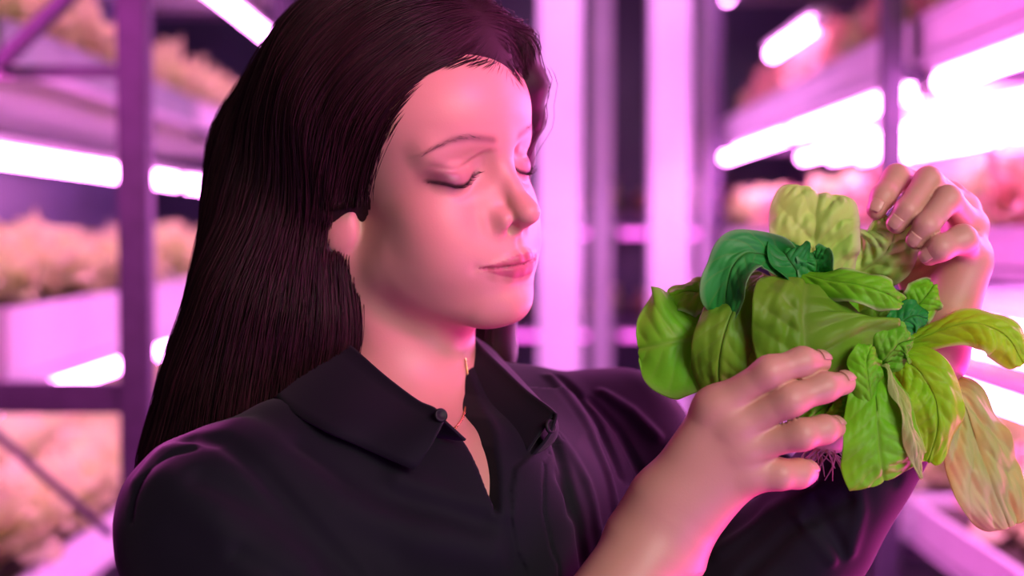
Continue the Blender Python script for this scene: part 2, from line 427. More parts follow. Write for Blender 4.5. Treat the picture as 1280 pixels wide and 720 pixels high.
# collar: one leaf round the neck, folded over
def collar_parts():
    near_fold = pp((552,521,.0),)  # replaced below
    nk = lambda px, py, off, f=body: on(px, py, f)
    def pf(px, py, Y): return P(px, py, Y)
    F = [pf(553,524,.893), pf(541,514,.900), pf(520,504,.912), pf(480,473,.935), pf(440,437,.965), pf(412,418,1.005),
         pf(415,405,1.060), pf(455,398,1.105), pf(510,400,1.115), pf(556,406,1.085), pf(577,417,1.045), pf(600,441,1.015), pf(628,468,.985), pf(655,493,.957), pf(680,511,.938), pf(690,520,.930)]
    E = [pf(518,588,.876), pf(500,580,.874), pf(455,560,.880), pf(400,535,.885), pf(350,505,.925), pf(330,480,1.00),
         pf(350,462,1.09), pf(420,450,1.15), pf(510,446,1.17), pf(575,440,1.145), pf(612,442,1.10), pf(640,468,1.055), pf(664,494,1.01), pf(686,520,.972), pf(694,548,.944), pf(658,575,.922)]
    S = [pf(582,550,.897), pf(560,548,.905), pf(530,540,.915), pf(488,510,.94), pf(450,470,.97), pf(425,445,1.01),
         pf(430,435,1.06), pf(460,430,1.09), pf(510,430,1.095), pf(550,432,1.07), pf(576,442,1.035), pf(583,475,1.0), pf(600,505,.972), pf(616,535,.950), pf(640,562,.932), pf(655,572,.922)]
    return F, E, S
# ------------------------------------------------------------------ hair as a draped volume with strands combed over it
HC = np.array([0, -62, -8.])
HL = [(665,142),(648,110),(613,87),(567,85),(533,95),(511,125),(496,160),(469,205),(461,240),(441,270)]
def ab(q):
    v = q-HC.astype(F32); r = np.sqrt((v*v).sum(1))+1e-6
    return np.degrees(np.arctan2(v[:, 2], v[:, 0])), np.degrees(np.arccos(np.clip(v[:, 1]/r, -1, 1)))
_h = []
for a, b in HL:
    q = raycast(head, a, b)
    if q is not None: _h.append(w2l(q[None].astype(F32)))
_h = np.concatenate(_h); _al, _be = ab(_h)
HLK = sorted(zip(_al.tolist(), _be.tolist()))
HLK = [(a, b) for a, b in HLK if a < 118]
_near = HLK[0]
HLK = [(-180, 128), (-140, 128), (-100, 120), (-60, 122), (-26, 120), (-15, _near[1]+20), (_near[0]-4, _near[1]+5)]+HLK
_last = HLK[-1]
HLK += [(a, b) for a, b in [(135, 62), (150, 72), (165, 80), (180, 128)] if a > _last[0]]
HA = np.array([k[0] for k in HLK]); HBt = np.array([k[1] for k in HLK])
def hair_t(q):
    al, be = ab(q); return (be-np.interp(al, HA, HBt)).astype(F32)
CUR = [l2w((8,-100,32)), P(388,205,1.04), P(376,300,1.03), P(354,400,1.005), P(310,500,1.00), P(272,590,1.00), P(258,690,.99)]
CRr = [.084, .063, .060, .058, .052, .044, .034]
CU3 = [P(598,22,.985), P(640,60,.995), P(659,105,1.005), P(661,148,1.018), P(646,200,1.045), P(630,300,1.08), P(608,440,1.11), P(590,540,1.13)]
CR3 = [.014, .015, .0130, .010, .011, .016, .022, .022]
CU2 = [l2w((-20,-125,-10)), P(440,420,1.13), P(420,560,1.14), P(410,660,1.14)]
def hair(p, tm=None):
    q = w2l(p); t = hair_t(q)
    d = ell(q, (0, -84, 38), (71, 91, 80)); d = smin(d, ell(q, (0, -42, 34), (63, 61, 50)), 16); d = smin(d, ell(q, (0, -60, -10), (63, 60, 52)), 18)
    s = np.clip((t-2.5)/24, 0, 1); s = s*s*(3-2*s)
    th = -5*np.clip(1-t/5, 0, 1)+12.5*s+7*np.clip((t-20)/45, 0, 1)
    if tm is not None: th = np.maximum(th, tm)
    d = (d-th)/1000
    c = chain(p, CUR, CRr, .03)
    c = smin(c, chain(p, CU2, [.072, .05, .045, .03], .03), .04)
    c = smax(c, (q[:, 1]+50+28*np.clip((q[:, 2]+72)/16, 0, 1))/1000, .010)
    zc = np.clip((q[:, 2]+34)/16, 0, 1); c = smax(c, np.maximum((9-t)*.0012, (q[:, 1]+72)/1000)*zc-.03*(1-zc), .008)
    nk = cone(p, NB+np.array([.012, -.012, -.04]), l2w((0, -74, -80)), .047, .044)
    c = smax(c, -nk, .010)
    ec = ell(q, (68, -103, -6), (12, 20, 23))/1000
    return smin(smin(smin(d, c, .022), ec, .014), chain(p, CU3, CR3, .01), .012)
def hairs_on(p): return hair(p, .5)
def strands(n, off, seed, zmin=1.22):
    r = np.random.default_rng(seed)
    part_l = np.array([[x, y, 0] for x, y in []])
    # roots anywhere on the cap: random directions, kept behind the hairline
    u = r.normal(size=(n*4, 3)); u /= np.linalg.norm(u, axis=1, keepdims=True)
    u[:, 2] = np.abs(u[:, 2])*1.1-.15
    q = np.array([0, -78, 25])+u*105
    p = (l2w(q)).astype(F32)
    for _ in range(12):
        g = grad(hairs_on, p); dd = evalc(hairs_on, p)-off; p = (p-dd[:, None]*g/np.maximum((g*g).sum(1), .3)[:, None]).astype(F32)
    t = evalc(lambda a: hair_t(w2l(a)), p); keep = t > 1.0
    p = p[keep][:n]; n = len(p)
    q0 = w2l(p)
    side = np.where(q0[:, 0] > -14, 1., -1.)[:, None]      # parted left of the middle
    lat = HR[:, 0]; back = -HR[:, 1]
    paths = [p.copy()]; st = .0085; steps = 62
    jit = r.normal(size=(n, 3))*.05
    alive = np.ones(n, bool)
    for k in range(steps):
        q = w2l(p); g = grad(hairs_on, p); g /= np.linalg.norm(g, axis=1, keepdims=True)+1e-6
        top = np.clip((q[:, 2:3]-35)/70, 0, 1)
        fr = np.clip((q[:, 1:2]+70)/60, 0, 1)
        d = np.array([0, 0, -1.])+back*(.25+.75*fr*np.clip((q[:, 2:3]+50)/60, 0, 1)+.5*top)+side*lat*(1.1*top)+jit
        d = d-(d*g).sum(1, keepdims=True)*g; d /= np.linalg.norm(d, axis=1, keepdims=True)+1e-6
        alive &= p[:, 2] > zmin
        p = p+(d*st*alive[:, None])
        dd = evalc(hairs_on, p.astype(F32))-off; p = (p-(dd*alive)[:, None]*g*.9).astype(F32)
        paths.append(p.copy())
    ps = np.stack(paths, 1); q = w2l(ps.reshape(-1, 3).astype(F32)); bad = ((hair_t(q) < .3) & (q[:, 1] > -72) & (np.abs(q[:, 0]) < 66) & (q[:, 2] > -60)).reshape(ps.shape[:2])
    return ps, ~(bad | ((q[:, 2] < -14) & (q[:, 2] > -52) & (q[:, 1] > -84) & (q[:, 0] > 40)).reshape(ps.shape[:2]) | ((q[:, 2] < -27) & (q[:, 2] > -52) & (q[:, 1] > -91) & (q[:, 1] < 0) & (q[:, 0] > 40)).reshape(ps.shape[:2]))
def face_y(x, z):
    a, b = -30., 45.
    for _ in range(24):
        m = (a+b)/2; v = head_mm(np.array([[x, m, z]], F32))[0]
        if v > 0: b = m
        else: a = m
    return (a+b)/2
# ------------------------------------------------------------------ build the person
HB_ = float(globals().get('RES', .0013))
M = {}
M['skin'] = mat('skin', attr='skin', rough=.46, sss=.08, sss_s=.008, spec=.36, bump=(900, .12, .0006))
M['hair'] = mat('dark_brown_hair', attr='tone', rough=.48, spec=.22)
M['shirt'] = mat('black_cotton', (.006, .005, .010), rough=.75, sheen=.04, sheen_rough=.5, spec=.13, bump=(1400, .15, .0004))
M['lash'] = mat('lash_brown', (.012, .006, .008), rough=.5)
M['nail'] = mat('fingernail', (.52, .27, .21), rough=.36, spec=.5)
M['gold'] = mat('gold', (.9, .62, .25), rough=.25, metal=1.)
M['button'] = mat('button_dark', (.008, .007, .010), rough=.5, spec=.2)
person = empty('person', (-.05, 1.0, 0))
bpy.context.view_layer.update()
def pobj(name, me, m, parent=person):
    o = obj(name, me, m); o.parent = parent
    o.matrix_parent_inverse = Matrix.Translation(-Vector(person.location)); return o
tag(person, 'long-haired person in a black collared shirt inspecting a green lettuce held in both hands', 'person')
V, Q = polygonise(body, (-.34, .72, 1.03), (.40, 1.28, 1.72), HB_, project=2)
me = mesh('body', V, Q)
q = w2l(V.astype(F32)); x = np.abs(q[:, 0]); y, z = q[:, 1], q[:, 2]
col = np.tile(np.array([.52, .265, .205], F32), (len(V), 1))
def mixc(m, c):
    global col
    m = np.clip(m, 0, 1)[:, None]; col = col*(1-m)+np.array(c, F32)*m
front = np.clip((y+25)/6, 0, 1)*(z > -125)*(z < 60)
ml = np.interp(x, [0, 4, 10, 18, 30], [-71.0, -70.5, -70.5, -70.2, -68.2])
tp = np.interp(x, [0, 3.5, 10, 19, 31], [-64.6, -63.2, -64.6, -66.6, -68.3]); bt = np.interp(x, [0, 8, 18, 31], [-79.6, -79.2, -75.6, -69.0])
lip = np.clip((tp-z)/.9+.5, 0, 1)*np.clip((z-bt)/1.0+.5, 0, 1)*(y > -8)*front*np.clip((31-x)/2, 0, 1)
mixc(np.exp(-((x-40)/16)**2-((z+38)/14)**2)*.25*front, (.58, .22, .18))
mixc(lip*.9, (.33, .07, .095))
mixc(gz(z, ml, .55)*(x < 30)*(y > -8)*front*.8, (.12, .02, .03))
lz = np.interp(x, [a for a, b in LID], [b for a, b in LID])
eyem = (x > 13)*(x < 56)*front
mixc(np.exp(-((x-43)/9)**2-((z-lz-4)/6.5)**2)*1.0*eyem, (.09, .03, .04))         # eye shadow, outer
mixc(np.exp(-((x-33)/15)**2-((z-lz-3.5)/6)**2)*.6*eyem, (.26, .10, .12))
mixc(gz(z, lz+.2, 1.5)*np.clip((x-15)/5, 0, 1)*np.clip((51-x)/3, 0, 1)*.95*front, (.02, .006, .01))
BR = [(9, 12.8), (18, 15.0), (30, 17.6), (40, 17.6), (50, 13.8), (56, 10.0)]
bz = np.interp(x, [a for a, b in BR], [b for a, b in BR]); bw = np.interp(x, [9, 16, 40, 56], [2.6, 3.0, 2.4, 1.0])
mixc(gz(z, bz, bw)*np.clip((x-8)/5, 0, 1)*np.clip((57-x)/6, 0, 1)*.75*front, (.15, .06, .055))
for pts, rs in RF+LF:    # rosier knuckles and fingertips
    for k in (1, 3):
        mixc(np.exp(-(np.linalg.norm(V-pts[k], axis=1)/.011)**2)*.35, (.62, .27, .22))
setcol(me, 'skin', col)
body_o = pobj('body', me, M['skin'])
# lashes and brow hairs
def hairs(name, roots, dirs, lens, curl, rad, m):
    ps = []
    for r0, d, L, c in zip(roots, dirs, lens, curl):
        t = np.linspace(0, 1, 5)[:, None]; ps.append(l2w(r0+d*L*t+c*L*t*t))
    ps = np.array(ps); rr = np.tile(np.linspace(1, .25, 5), (len(ps), 1))*rad
    Vh, Qh = tubes(ps, rr, 4); return pobj(name, mesh(name, Vh, Qh), m)
for s in (1, -1):
    ro, di, le, cu = [], [], [], []
    for i in range(46):
        xx = 17+31*i/45+random.uniform(-.3, .3); zz = np.interp(xx, [a for a, b in LID], [b for a, b in LID])
        ro.append([xx*s, face_y(xx, zz+.3)-.3, zz]); out = (xx-30)/20
        di.append(np.array([out*.6*s+random.uniform(-.08, .08), .75, -.55])); le.append(random.uniform(4.5, 6.5)*(1+.25*max(out, 0))); cu.append(np.array([0, .0, .45]))
    hairs('eyelashes', ro, di, le, cu, .00022, M['lash'])
    ro, di, le, cu = [], [], [], []
    for i in range(70):
        xx = random.uniform(11, 53); zc = np.interp(xx, [a for a, b in BR], [b for a, b in BR]); w = np.interp(xx, [9, 16, 40, 56], [1.9, 2.4, 1.6, .7])
        zz = zc+random.gauss(0, .6)*w; ro.append([xx*s, face_y(xx, zz)-.2, zz])
        sl = np.interp(xx, [10, 30, 45, 55], [.9, .35, -.4, -.6]); di.append(np.array([1*s, .05, sl])); le.append(random.uniform(3, 5)); cu.append(np.array([0, -.35, 0]))
    hairs('eyebrow', ro, di, le, cu, .00008, M['lash'])
# fingernails
def nail(pts, r, up, parent):
    a, b = pts[2], pts[3]; ax = b-a; ax = ax/np.linalg.norm(ax); up = np.array(up, float); up -= ax*(up@ax); up /= np.linalg.norm(up); sd = np.cross(ax, up)
    n, m_ = 9, 9; G = np.zeros((n, m_, 3))
    for i in range(n):
        for j in range(m_):
            u = -1+2*i/(n-1); v = j/(m_-1); wv = .66*(1-.35*max(0, v-.75)*4*.6); th = u*.95*wv
            L = -.0042+v*.0088
            G[i, j] = b+ax*L+(up*math.cos(th)+sd*math.sin(th))*(r*1.06+.0005-.0016*max(0, v-.6)*2)
    Vn, Qn = thick(G, .0006); me = mesh('fingernail', Vn, Qn); o = pobj('fingernail', me, M['nail'], parent=body_o)
    o.matrix_parent_inverse = Matrix.Identity(4); return o
for i, (pts, rs) in enumerate(RF): nail(pts, rs[3]*1.06, (.1, -.55, .7) if i < 3 else (.1, -.6, .6), body_o)
for i, (pts, rs) in enumerate(LF): nail(pts, rs[3], (-.35, -.85, .2), body_o)
# shirt
V, Q = polygonise(shirt, (-.34, .70, 1.03), (.40, 1.28, 1.45), HB_*1.5, project=1)
shirt_o = pobj('shirt', mesh('shirt', V, Q), M['shirt'])
F, E, S = collar_parts(); n = 70
F, E, S = catmull(F, n), catmull(E, n), catmull(S, n)
mid = (F+E)/2; out = mid-(NB+[0, 0, .0]); out[:, 2] = .0; out /= np.linalg.norm(out, axis=1, keepdims=True)
up = np.array([0, 0, 1.])
rows = []
for v in np.linspace(0, 1, 5)[:-1]: rows.append(S*(1-v)+F*v-out*.000)
for a in np.linspace(0, math.pi, 5): rows.append(F+out*.0022*(1-math.cos(a))+up*.0022*math.sin(a)+np.zeros(3))
for v in np.linspace(0, 1, 9)[1:]: rows.append((F+out*.0044)*(1-v)+E*v+out*.004*math.sin(v*math.pi))
G = np.stack(rows, 1); Vc, Qc = thick(G, .0018)
co_ = pobj('collar', mesh('collar', Vc, Qc), M['shirt'], shirt_o); co_.matrix_parent_inverse = Matrix.Identity(4)
def button(px, py, Y, r, nrm, name='button'):
    c = P(px, py, Y); bm = bmesh.new()
    prof = [(0, .0008), (r*.55, .0008), (r*.7, .0013), (r*.92, .0012), (r, .0004), (r*.95, -.0006), (0, -.0006)]
    mtx = Vector(nrm).to_track_quat('Z', 'Y').to_matrix().to_4x4(); mtx.translation = Vector(c)
    rings = [[bm.verts.new((a*math.cos(t*math.pi/12), a*math.sin(t*math.pi/12), b)) for t in range(24)] for a, b in prof[1:-1]]
    for r0, r1 in zip(rings, rings[1:]):
        for i in range(24): bm.faces.new((r0[i], r0[(i+1) % 24], r1[(i+1) % 24], r1[i]))
    bm.faces.new(rings[0][::-1]); bm.faces.new(rings[-1])
    for i in range(4): pass
    bm.transform(mtx); me = bpy.data.meshes.new(name); bm.to_mesh(me); bm.free(); me.polygons.foreach_set('use_smooth', [True]*len(me.polygons))
    o = pobj(name, me, M['button'], shirt_o); o.matrix_parent_inverse = Matrix.Identity(4); return o
button(551, 519, .888, .0045, (.45, -.85, .3)); button(688, 533, .925, .005, (.7, -.6, .2))
# necklace
npx = [(582,448),(585,472),(584,498),(579,521),(568,536)]
nl = []
for a, b in npx:
    h_ = raycast(body, a, b)
    if h_ is not None: nl.append(h_+np.array([0, -.0012, 0]))
if len(nl) > 2:
    c = catmull(nl, 160); ps = []
    tt = np.linspace(0, 2*math.pi, 9)
    r_ = np.full((1, len(c)), .0007)*(1+.45*np.sin(np.arange(len(c))*2.2))
    Vn, Qn = tubes(c[None], r_, 6); pobj('necklace', mesh('necklace', Vn, Qn), M['gold'])
# hair
V, Q = polygonise(hair, (-.40, .84, 1.16), (.12, 1.34, 1.76), .0025, project=1)
me = mesh('hair', V, Q); tone = np.tile(np.array([.016, .006, .006], F32), (len(V), 1)); setcol(me, 'tone', tone)
VV, QQ, CC = [V], [Q], [tone]; base = len(V)
for cnt, off, seed, rad in ((6500, .0006, 3, .00042), (3600, .0018, 4, .00032), (500, .0042, 5, .00022)):
    ps, ok_ = strands(cnt, off, seed)
    r = np.random.default_rng(seed+50)
    k = np.linspace(0, 1, ps.shape[1])[None]
    L = np.r_[0]
    wav = r.normal(size=(len(ps), 1, 3))*.0012*np.sin(k*math.pi*r.uniform(1.5, 4, (len(ps), 1)))[..., None]
    ps = ps+wav
    rr = rad*np.minimum(1, np.minimum(k*14+.15, (1-k)*6+.1))*np.ones((len(ps), 1))*ok_
    Vs, Qs = tubes(ps, rr, 3)
    tn = r.uniform(.35, 1.7, (len(ps), 1))*np.array([[.018, .005, .0065]])+np.array([[.0, .0, .0]])
    VV.append(Vs); QQ.append(Qs+base); base += len(Vs); CC.append(np.repeat(tn, ps.shape[1]*3, 0))
me = mesh('hair', np.concatenate(VV), np.concatenate(QQ)); setcol(me, 'tone', np.concatenate(CC).astype(F32))
hair_o = pobj('hair', me, M['hair'])

# trousers and shoes below the frame, so that she stands on the floor
def legs(p):
    d = None
    for s in (-1, 1):
        h = MID+UA*.085*s+[0, 0, -.38]-FW*.0; h[2] = .93; kn = MID+UA*.10*s+FW*.03; kn[2] = .50; an = MID+UA*.11*s; an[2] = .07
        e = chain(p, [h, kn, an], [.092, .062, .048], .03); d = e if d is None else smin(d, e, .02)
    hp = MID*1.; hp[2] = .98; return smin(d, smin(cone(p, hp-UA*.07, hp-UA*.07+[0, 0, .10], .095, .085), cone(p, hp+UA*.07, hp+UA*.07+[0, 0, .10], .095, .085), .05), .04)
V, Q = polygonise(legs, (-.32, .72, .0), (.22, 1.22, 1.2), .008, project=1); pobj('trousers', mesh('trousers', V, Q), M['shirt'])
def shoe(s):
    def f(p):
        a = MID+UA*.11*s-FW*.04; a[2] = .045; b = a+FW*.19; b[2] = .035
        return smax(cone(p, a, b, .046, .040), -(p[:, 2]-.002), .006)
    return f
for s in (-1, 1):
    V, Q = polygonise(shoe(s), (-.36, .64, -.02), (.30, 1.2, .14), .006, project=1); pobj('shoe', mesh('shoe', V, Q), M['button'])
# ------------------------------------------------------------------ the lettuce in her hands
def snoise(seed):
    r = np.random.default_rng(seed); K = r.normal(size=(10, 2)); ph = r.uniform(0, 6.28, 10)
    return lambda a, b, f: sum(np.sin(a*K[i, 0]*f+b*K[i, 1]*f+ph[i]) for i in range(10))/4.5
def leaf_mesh(spine, wl, wr, face, c0, c1, cup=.0, ruffle=.003, crinkle=.0015, seed=0, nu=84, nv=60, roll=0., veins=8, edge=None, tipround=.5, fold=0., bub=.22):
    S = catmull(spine, nu); T = np.gradient(S, axis=0); T /= np.linalg.norm(T, axis=1, keepdims=True)
    t = np.linspace(0, 1, nu)
    face = np.array(face, float)
    Nn = face-(T@face)[:, None]*T if face.ndim == 1 else face
    Nn /= np.linalg.norm(Nn, axis=1, keepdims=True); B = np.cross(T, Nn)          # B: to the left of the growing direction seen from the front... sign set by wl / wr
    v = np.linspace(-1, 1, nv)
    WL = np.interp(t, np.linspace(0, 1, len(wl)), wl); WR = np.interp(t, np.linspace(0, 1, len(wr)), wr)
    k = np.hanning(9)[1:-1]; k /= k.sum(); sm = lambda w: np.convolve(np.pad(w, 3, mode='edge'), k, 'valid')
    WL, WR = sm(WL), sm(WR)
    end = np.sqrt(np.clip((1-t)/.24, 0, 1)*(2-np.clip((1-t)/.24, 0, 1)))*(1-tipround)+tipround; end[-1] *= .9
    W = np.where(v[None] < 0, WL[:, None], WR[:, None])*end[:, None]
    ns = snoise(seed); a = t[:, None]*6+v[None]*0; b = v[None]*3+t[:, None]*0
    lat = v[None]*W; av = np.abs(v[None])+0*t[:, None]
    h = cup*W*av**2
    h = h+fold*W*av
    h = h+ruffle*av**2.5*np.sin(t[:, None]*17+ns(a, b, .4)*2.2+np.sign(v[None])*1.3+seed)
    ph = (t[:, None]*veins-av*1.6)*math.pi
    h = h+crinkle*(np.abs(np.sin(ph))-.5)*np.clip(av*5, 0, 1)*np.clip(1.25-av, 0, 1)
    h = h+crinkle*.9*ns(a, b, 2.4)*(1.1-.7*av)+crinkle*bub*ns(b*1.3+9, a*1.1, 4.2)*np.clip(av*4, .3, 1)*np.clip((1.08-av)*3, 0, 1)*np.clip((1.06-t[:, None])*6, 0, 1)+crinkle*1.2*ns(a, b, 1.0)
    h = h-.0016*np.exp(-(v[None]/.045)**2)
    x = lat.copy()
    if roll:   # edges curl round
        th = roll*av**2; x = lat*np.cos(th*.7); h = h+np.abs(lat)*np.sin(th)
    G = S[:, None]+B[:, None]*x[..., None]+Nn[:, None]*h[..., None]
    tt = np.full((nu, nv), .00055)+.0016*np.exp(-(v[None]/.05)**2)*(1-t[:, None]*.8)
    V, Q = thick(G, tt)
    c0 = np.array(c0); c1 = np.array(c1)
    vn = np.clip(np.abs(np.sin(ph))*3.2, 0, 1); rib = np.exp(-(v[None]/.05)**2)
    mixv = np.clip(.5+.35*ns(a, b, .8)+.35*(t[:, None]-.5), 0, 1)[..., None]
    cc = c0*(1-mixv)+c1*mixv
    pale = np.array([.32, .46, .12])
    q = np.clip((1-vn)*.22*np.clip(av*6, 0, 1)+rib*.45*(1-t[:, None]*.5), 0, 1)[..., None]; cc = cc*(1-q)+pale*q
    if edge is not None:  # paler rim; its pinkish values paint in light coming through the edge
        e = np.clip((av-.80)/.2, 0, 1)[..., None]*.75; cc = cc*(1-e)+np.array(edge)*e
    col = np.concatenate([cc.reshape(-1, 3)]*2)
    return V, Q, col
M['leaf'] = mat('lettuce_leaf', attr='leaf', rough=.42, spec=.24, trans=.48, bump=(260, .3, .0012))
M['stem'] = mat('lettuce_stem', (.52, .56, .30), rough=.5, sss=.1, noise=(60, .8, 1.1))
M['root'] = mat('pale_roots', (.42, .38, .26), rough=.8)
lettuce = empty('lettuce', tuple(P(1035, 545, .945))); bpy.context.view_layer.update()
tag(lettuce, 'large head of green lettuce with broad crinkled leaves held up in both hands', 'lettuce')
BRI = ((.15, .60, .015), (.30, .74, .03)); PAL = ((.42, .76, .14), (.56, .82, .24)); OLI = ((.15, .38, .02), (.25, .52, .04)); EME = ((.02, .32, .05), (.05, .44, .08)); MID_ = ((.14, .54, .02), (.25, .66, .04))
YEL = ((.30, .68, .02), (.48, .78, .04)); PNK = ((.46, .62, .14), (.62, .66, .34))  # PNK: pale leaf colour with the pink backlight painted in
k = 1/1900.
LEAVES = [
 # spine px, left w px, right w px, face, colours, kwargs
 ([(950,392,.97),(900,405,.950),(868,420,.940),(830,430,.936),(798,436,.944)], [12,48,66,70,52], [12,40,64,78,60], (-.15,-1,.25), MID_, dict(seed=1, cup=-.18, crinkle=.0012, ruffle=.003, tipround=.35, edge=(.30,.55,.12))),
 ([(945,372,.972),(905,370,.955),(868,362,.950),(835,372,.956)], [14,30,34,22], [10,20,26,20], (-.2,-.7,.8), BRI, dict(seed=21, cup=-.3, crinkle=.001, edge=(.45,.62,.30))),
 ([(955,345,.950),(925,372,.926),(905,420,.914),(898,465,.917),(903,497,.925)], [22,34,36,34,20], [22,36,38,36,22], (-.25,-1,.1), OLI, dict(seed=2, cup=-.25, crinkle=.0011, ruffle=.003)),
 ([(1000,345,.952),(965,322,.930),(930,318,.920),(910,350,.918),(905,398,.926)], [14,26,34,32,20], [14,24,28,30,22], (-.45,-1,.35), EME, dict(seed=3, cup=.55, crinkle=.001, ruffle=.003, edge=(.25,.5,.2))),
 ([(1018,372,.955),(1019,340,.940),(1020,305,.932),(1021,268,.932),(1024,238,.942)], [46,56,57,57,57], [46,56,57,57,57], (-.05,-1,.25), PAL, dict(seed=4, cup=-.22, crinkle=.0030, ruffle=.0035, tipround=.62, veins=4, bub=.30, edge=(.62,.66,.42))),
 ([(1045,358,.968),(1075,340,.958),(1105,318,.948),(1118,292,.945),(1112,270,.950)], [20,34,42,40,26], [20,36,40,36,24], (.1,-1,.25), PAL, dict(seed=5, cup=-.25, crinkle=.0030, ruffle=.004, tipround=.7, bub=.35, edge=(.66,.60,.42))),
 ([(1010,348,.968),(970,318,.962),(930,308,.955),(890,328,.958)], [16,22,26,18], [16,24,26,16], (-.2,-.8,.8), BRI, dict(seed=6, cup=-.3, crinkle=.0015, edge=(.42,.62,.22))),
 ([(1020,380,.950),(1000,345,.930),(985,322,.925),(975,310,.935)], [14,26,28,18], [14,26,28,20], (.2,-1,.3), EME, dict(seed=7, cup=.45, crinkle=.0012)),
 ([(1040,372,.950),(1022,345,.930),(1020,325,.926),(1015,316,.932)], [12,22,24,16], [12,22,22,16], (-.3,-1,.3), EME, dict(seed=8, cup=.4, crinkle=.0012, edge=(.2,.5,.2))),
 ([(1016,520,.922),(1010,470,.903),(1006,420,.896),(1005,380,.899),(1007,354,.917)], [30,58,64,64,60], [96,122,124,122,104], (.0,-1,.12), OLI, dict(seed=9, cup=-.16, fold=.0, crinkle=.0019, bub=.3, ruffle=.0025, tipround=.75, veins=6)),
 ([(985,338,.940),(1030,350,.915),(1075,356,.900),(1112,368,.897),(1128,378,.902)], [12,20,23,20,12], [12,20,23,20,12], (.1,-1,.35), BRI, dict(seed=10, cup=-.4, crinkle=.001, edge=(.60,.62,.36))),
 ([(1095,440,.925),(1118,412,.918),(1140,395,.915),(1160,398,.920)], [10,18,22,15], [10,20,22,14], (.1,-1,.2), EME, dict(seed=11, cup=-.3, crinkle=.001)),
 ([(1115,420,.940),(1140,392,.930),(1158,370,.926),(1168,355,.932)], [12,24,26,18], [12,24,26,18], (.1,-1,.2), BRI, dict(seed=12, cup=-.3, crinkle=.001, edge=(.62,.55,.38))),
 ([(1160,440,.955),(1178,405,.950),(1184,370,.948),(1172,348,.952)], [10,18,20,14], [10,18,18,12], (.2,-1,.1), PNK, dict(seed=13, cup=-.3, crinkle=.0015)),
 ([(1080,475,.92),(1105,450,.905),(1125,430,.900),(1142,425,.905)], [14,26,32,20], [14,26,30,18], (.15,-1,.1), MID_, dict(seed=14, cup=-.3, crinkle=.0012)),
 ([(1110,440,.940),(1168,416,.925),(1218,404,.912),(1258,420,.905),(1278,455,.908)], [10,20,25,28,24], [10,20,27,32,24], (-.1,-.9,.5), YEL, dict(seed=15, cup=-.45, crinkle=.0012, ruffle=.002, edge=(.62,.60,.38))),
 ([(1085,445,.915),(1094,490,.893),(1098,540,.884),(1102,580,.884),(1106,602,.889)], [22,44,56,62,58], [18,34,44,50,48], (.05,-1,.1), BRI, dict(seed=16, cup=-.16, crinkle=.0012, tipround=.85, ruffle=.002)),
 ([(1108,455,.905),(1128,500,.886),(1144,550,.880),(1152,598,.884)], [6,10,12,6], [6,10,12,6], (.5,-1,.1), PNK, dict(seed=17, cup=-.3, crinkle=.0008)),
 ([(1100,440,.935),(1140,455,.918),(1168,490,.908),(1172,535,.908),(1160,578,.915)], [12,32,40,34,16], [12,30,38,34,16], (.1,-1,.1), YEL, dict(seed=18, cup=-.25, crinkle=.0016, ruffle=.004)),
 ([(1165,470,.955),(1202,500,.940),(1222,550,.930),(1240,605,.926),(1262,660,.934)], [10,34,44,48,34], [10,30,44,50,36], (.0,-1,.1), PNK, dict(seed=19, cup=-.25, crinkle=.0032, bub=.4, ruffle=.005, veins=4, tipround=.5, edge=(.50,.56,.16))),
 ([(1092,520,.895),(1086,480,.886),(1084,450,.886),(1090,432,.892)], [12,20,22,14], [12,20,22,14], (.1,-1,.2), BRI, dict(seed=20, cup=-.3, crinkle=.001)),
 ([(1060,470,.935),(1040,500,.922),(1015,520,.915),(998,535,.918)], [12,22,24,14], [12,22,24,14], (.0,-1,.3), MID_, dict(seed=22, cup=-.3, crinkle=.0018)),
 ([(1070,470,.93),(1062,505,.912),(1050,525,.908),(1040,545,.912)], [10,16,16,8], [10,18,18,8], (.0,-1,.3), BRI, dict(seed=23, cup=-.3, crinkle=.0018)),
 # the back of the head
 ([(1035,520,.965),(985,450,.985),(945,390,.995),(925,345,1.0)], [20,44,50,30], [20,44,50,30], (-.3,1,.2), OLI, dict(seed=24, cup=-.25)),
 ([(1035,520,.965),(1040,440,1.0),(1050,370,1.01),(1055,310,1.0)], [20,50,56,34], [20,50,56,34], (0,1,.2), MID_, dict(seed=25, cup=-.25)),
 ([(1040,520,.965),(1085,450,.99),(1125,400,.995),(1150,375,.99)], [18,42,46,26], [18,42,46,26], (.4,1,.2), OLI, dict(seed=26, cup=-.25)),
 ([(1035,520,.960),(980,480,.955),(950,440,.940),(940,395,.930)], [18,40,44,28], [18,40,44,28], (-.3,-1,.2), OLI, dict(seed=27, cup=-.25)),
 ([(1040,520,.960),(1075,470,.945),(1100,420,.935),(1100,385,.935)], [18,40,44,28], [18,40,44,28], (.3,-1,.2), OLI, dict(seed=28, cup=-.25)),
 ([(1038,515,.960),(1030,450,.955),(1035,400,.950),(1040,340,.950)], [18,40,44,28], [18,40,44,28], (.0,-1,.2), MID_, dict(seed=29, cup=-.25)),
]
LOCM = Matrix.Translation(-Vector(lettuce.location))
for sp, wl, wr, face, cl, kw in LEAVES:
    spine = [P(a, b, Y) for a, b, Y in sp]; kk = sp[len(sp)//2][2]/FPX
    Vl, Ql, cl_ = leaf_mesh(spine, [w*kk for w in wl], [w*kk for w in wr], face, cl[0], cl[1], **kw)
    me = mesh('leaf', Vl, Ql); setcol(me, 'leaf', cl_.astype(F32))
    o = obj('leaf', me, M['leaf'], lettuce); o.matrix_parent_inverse = LOCM
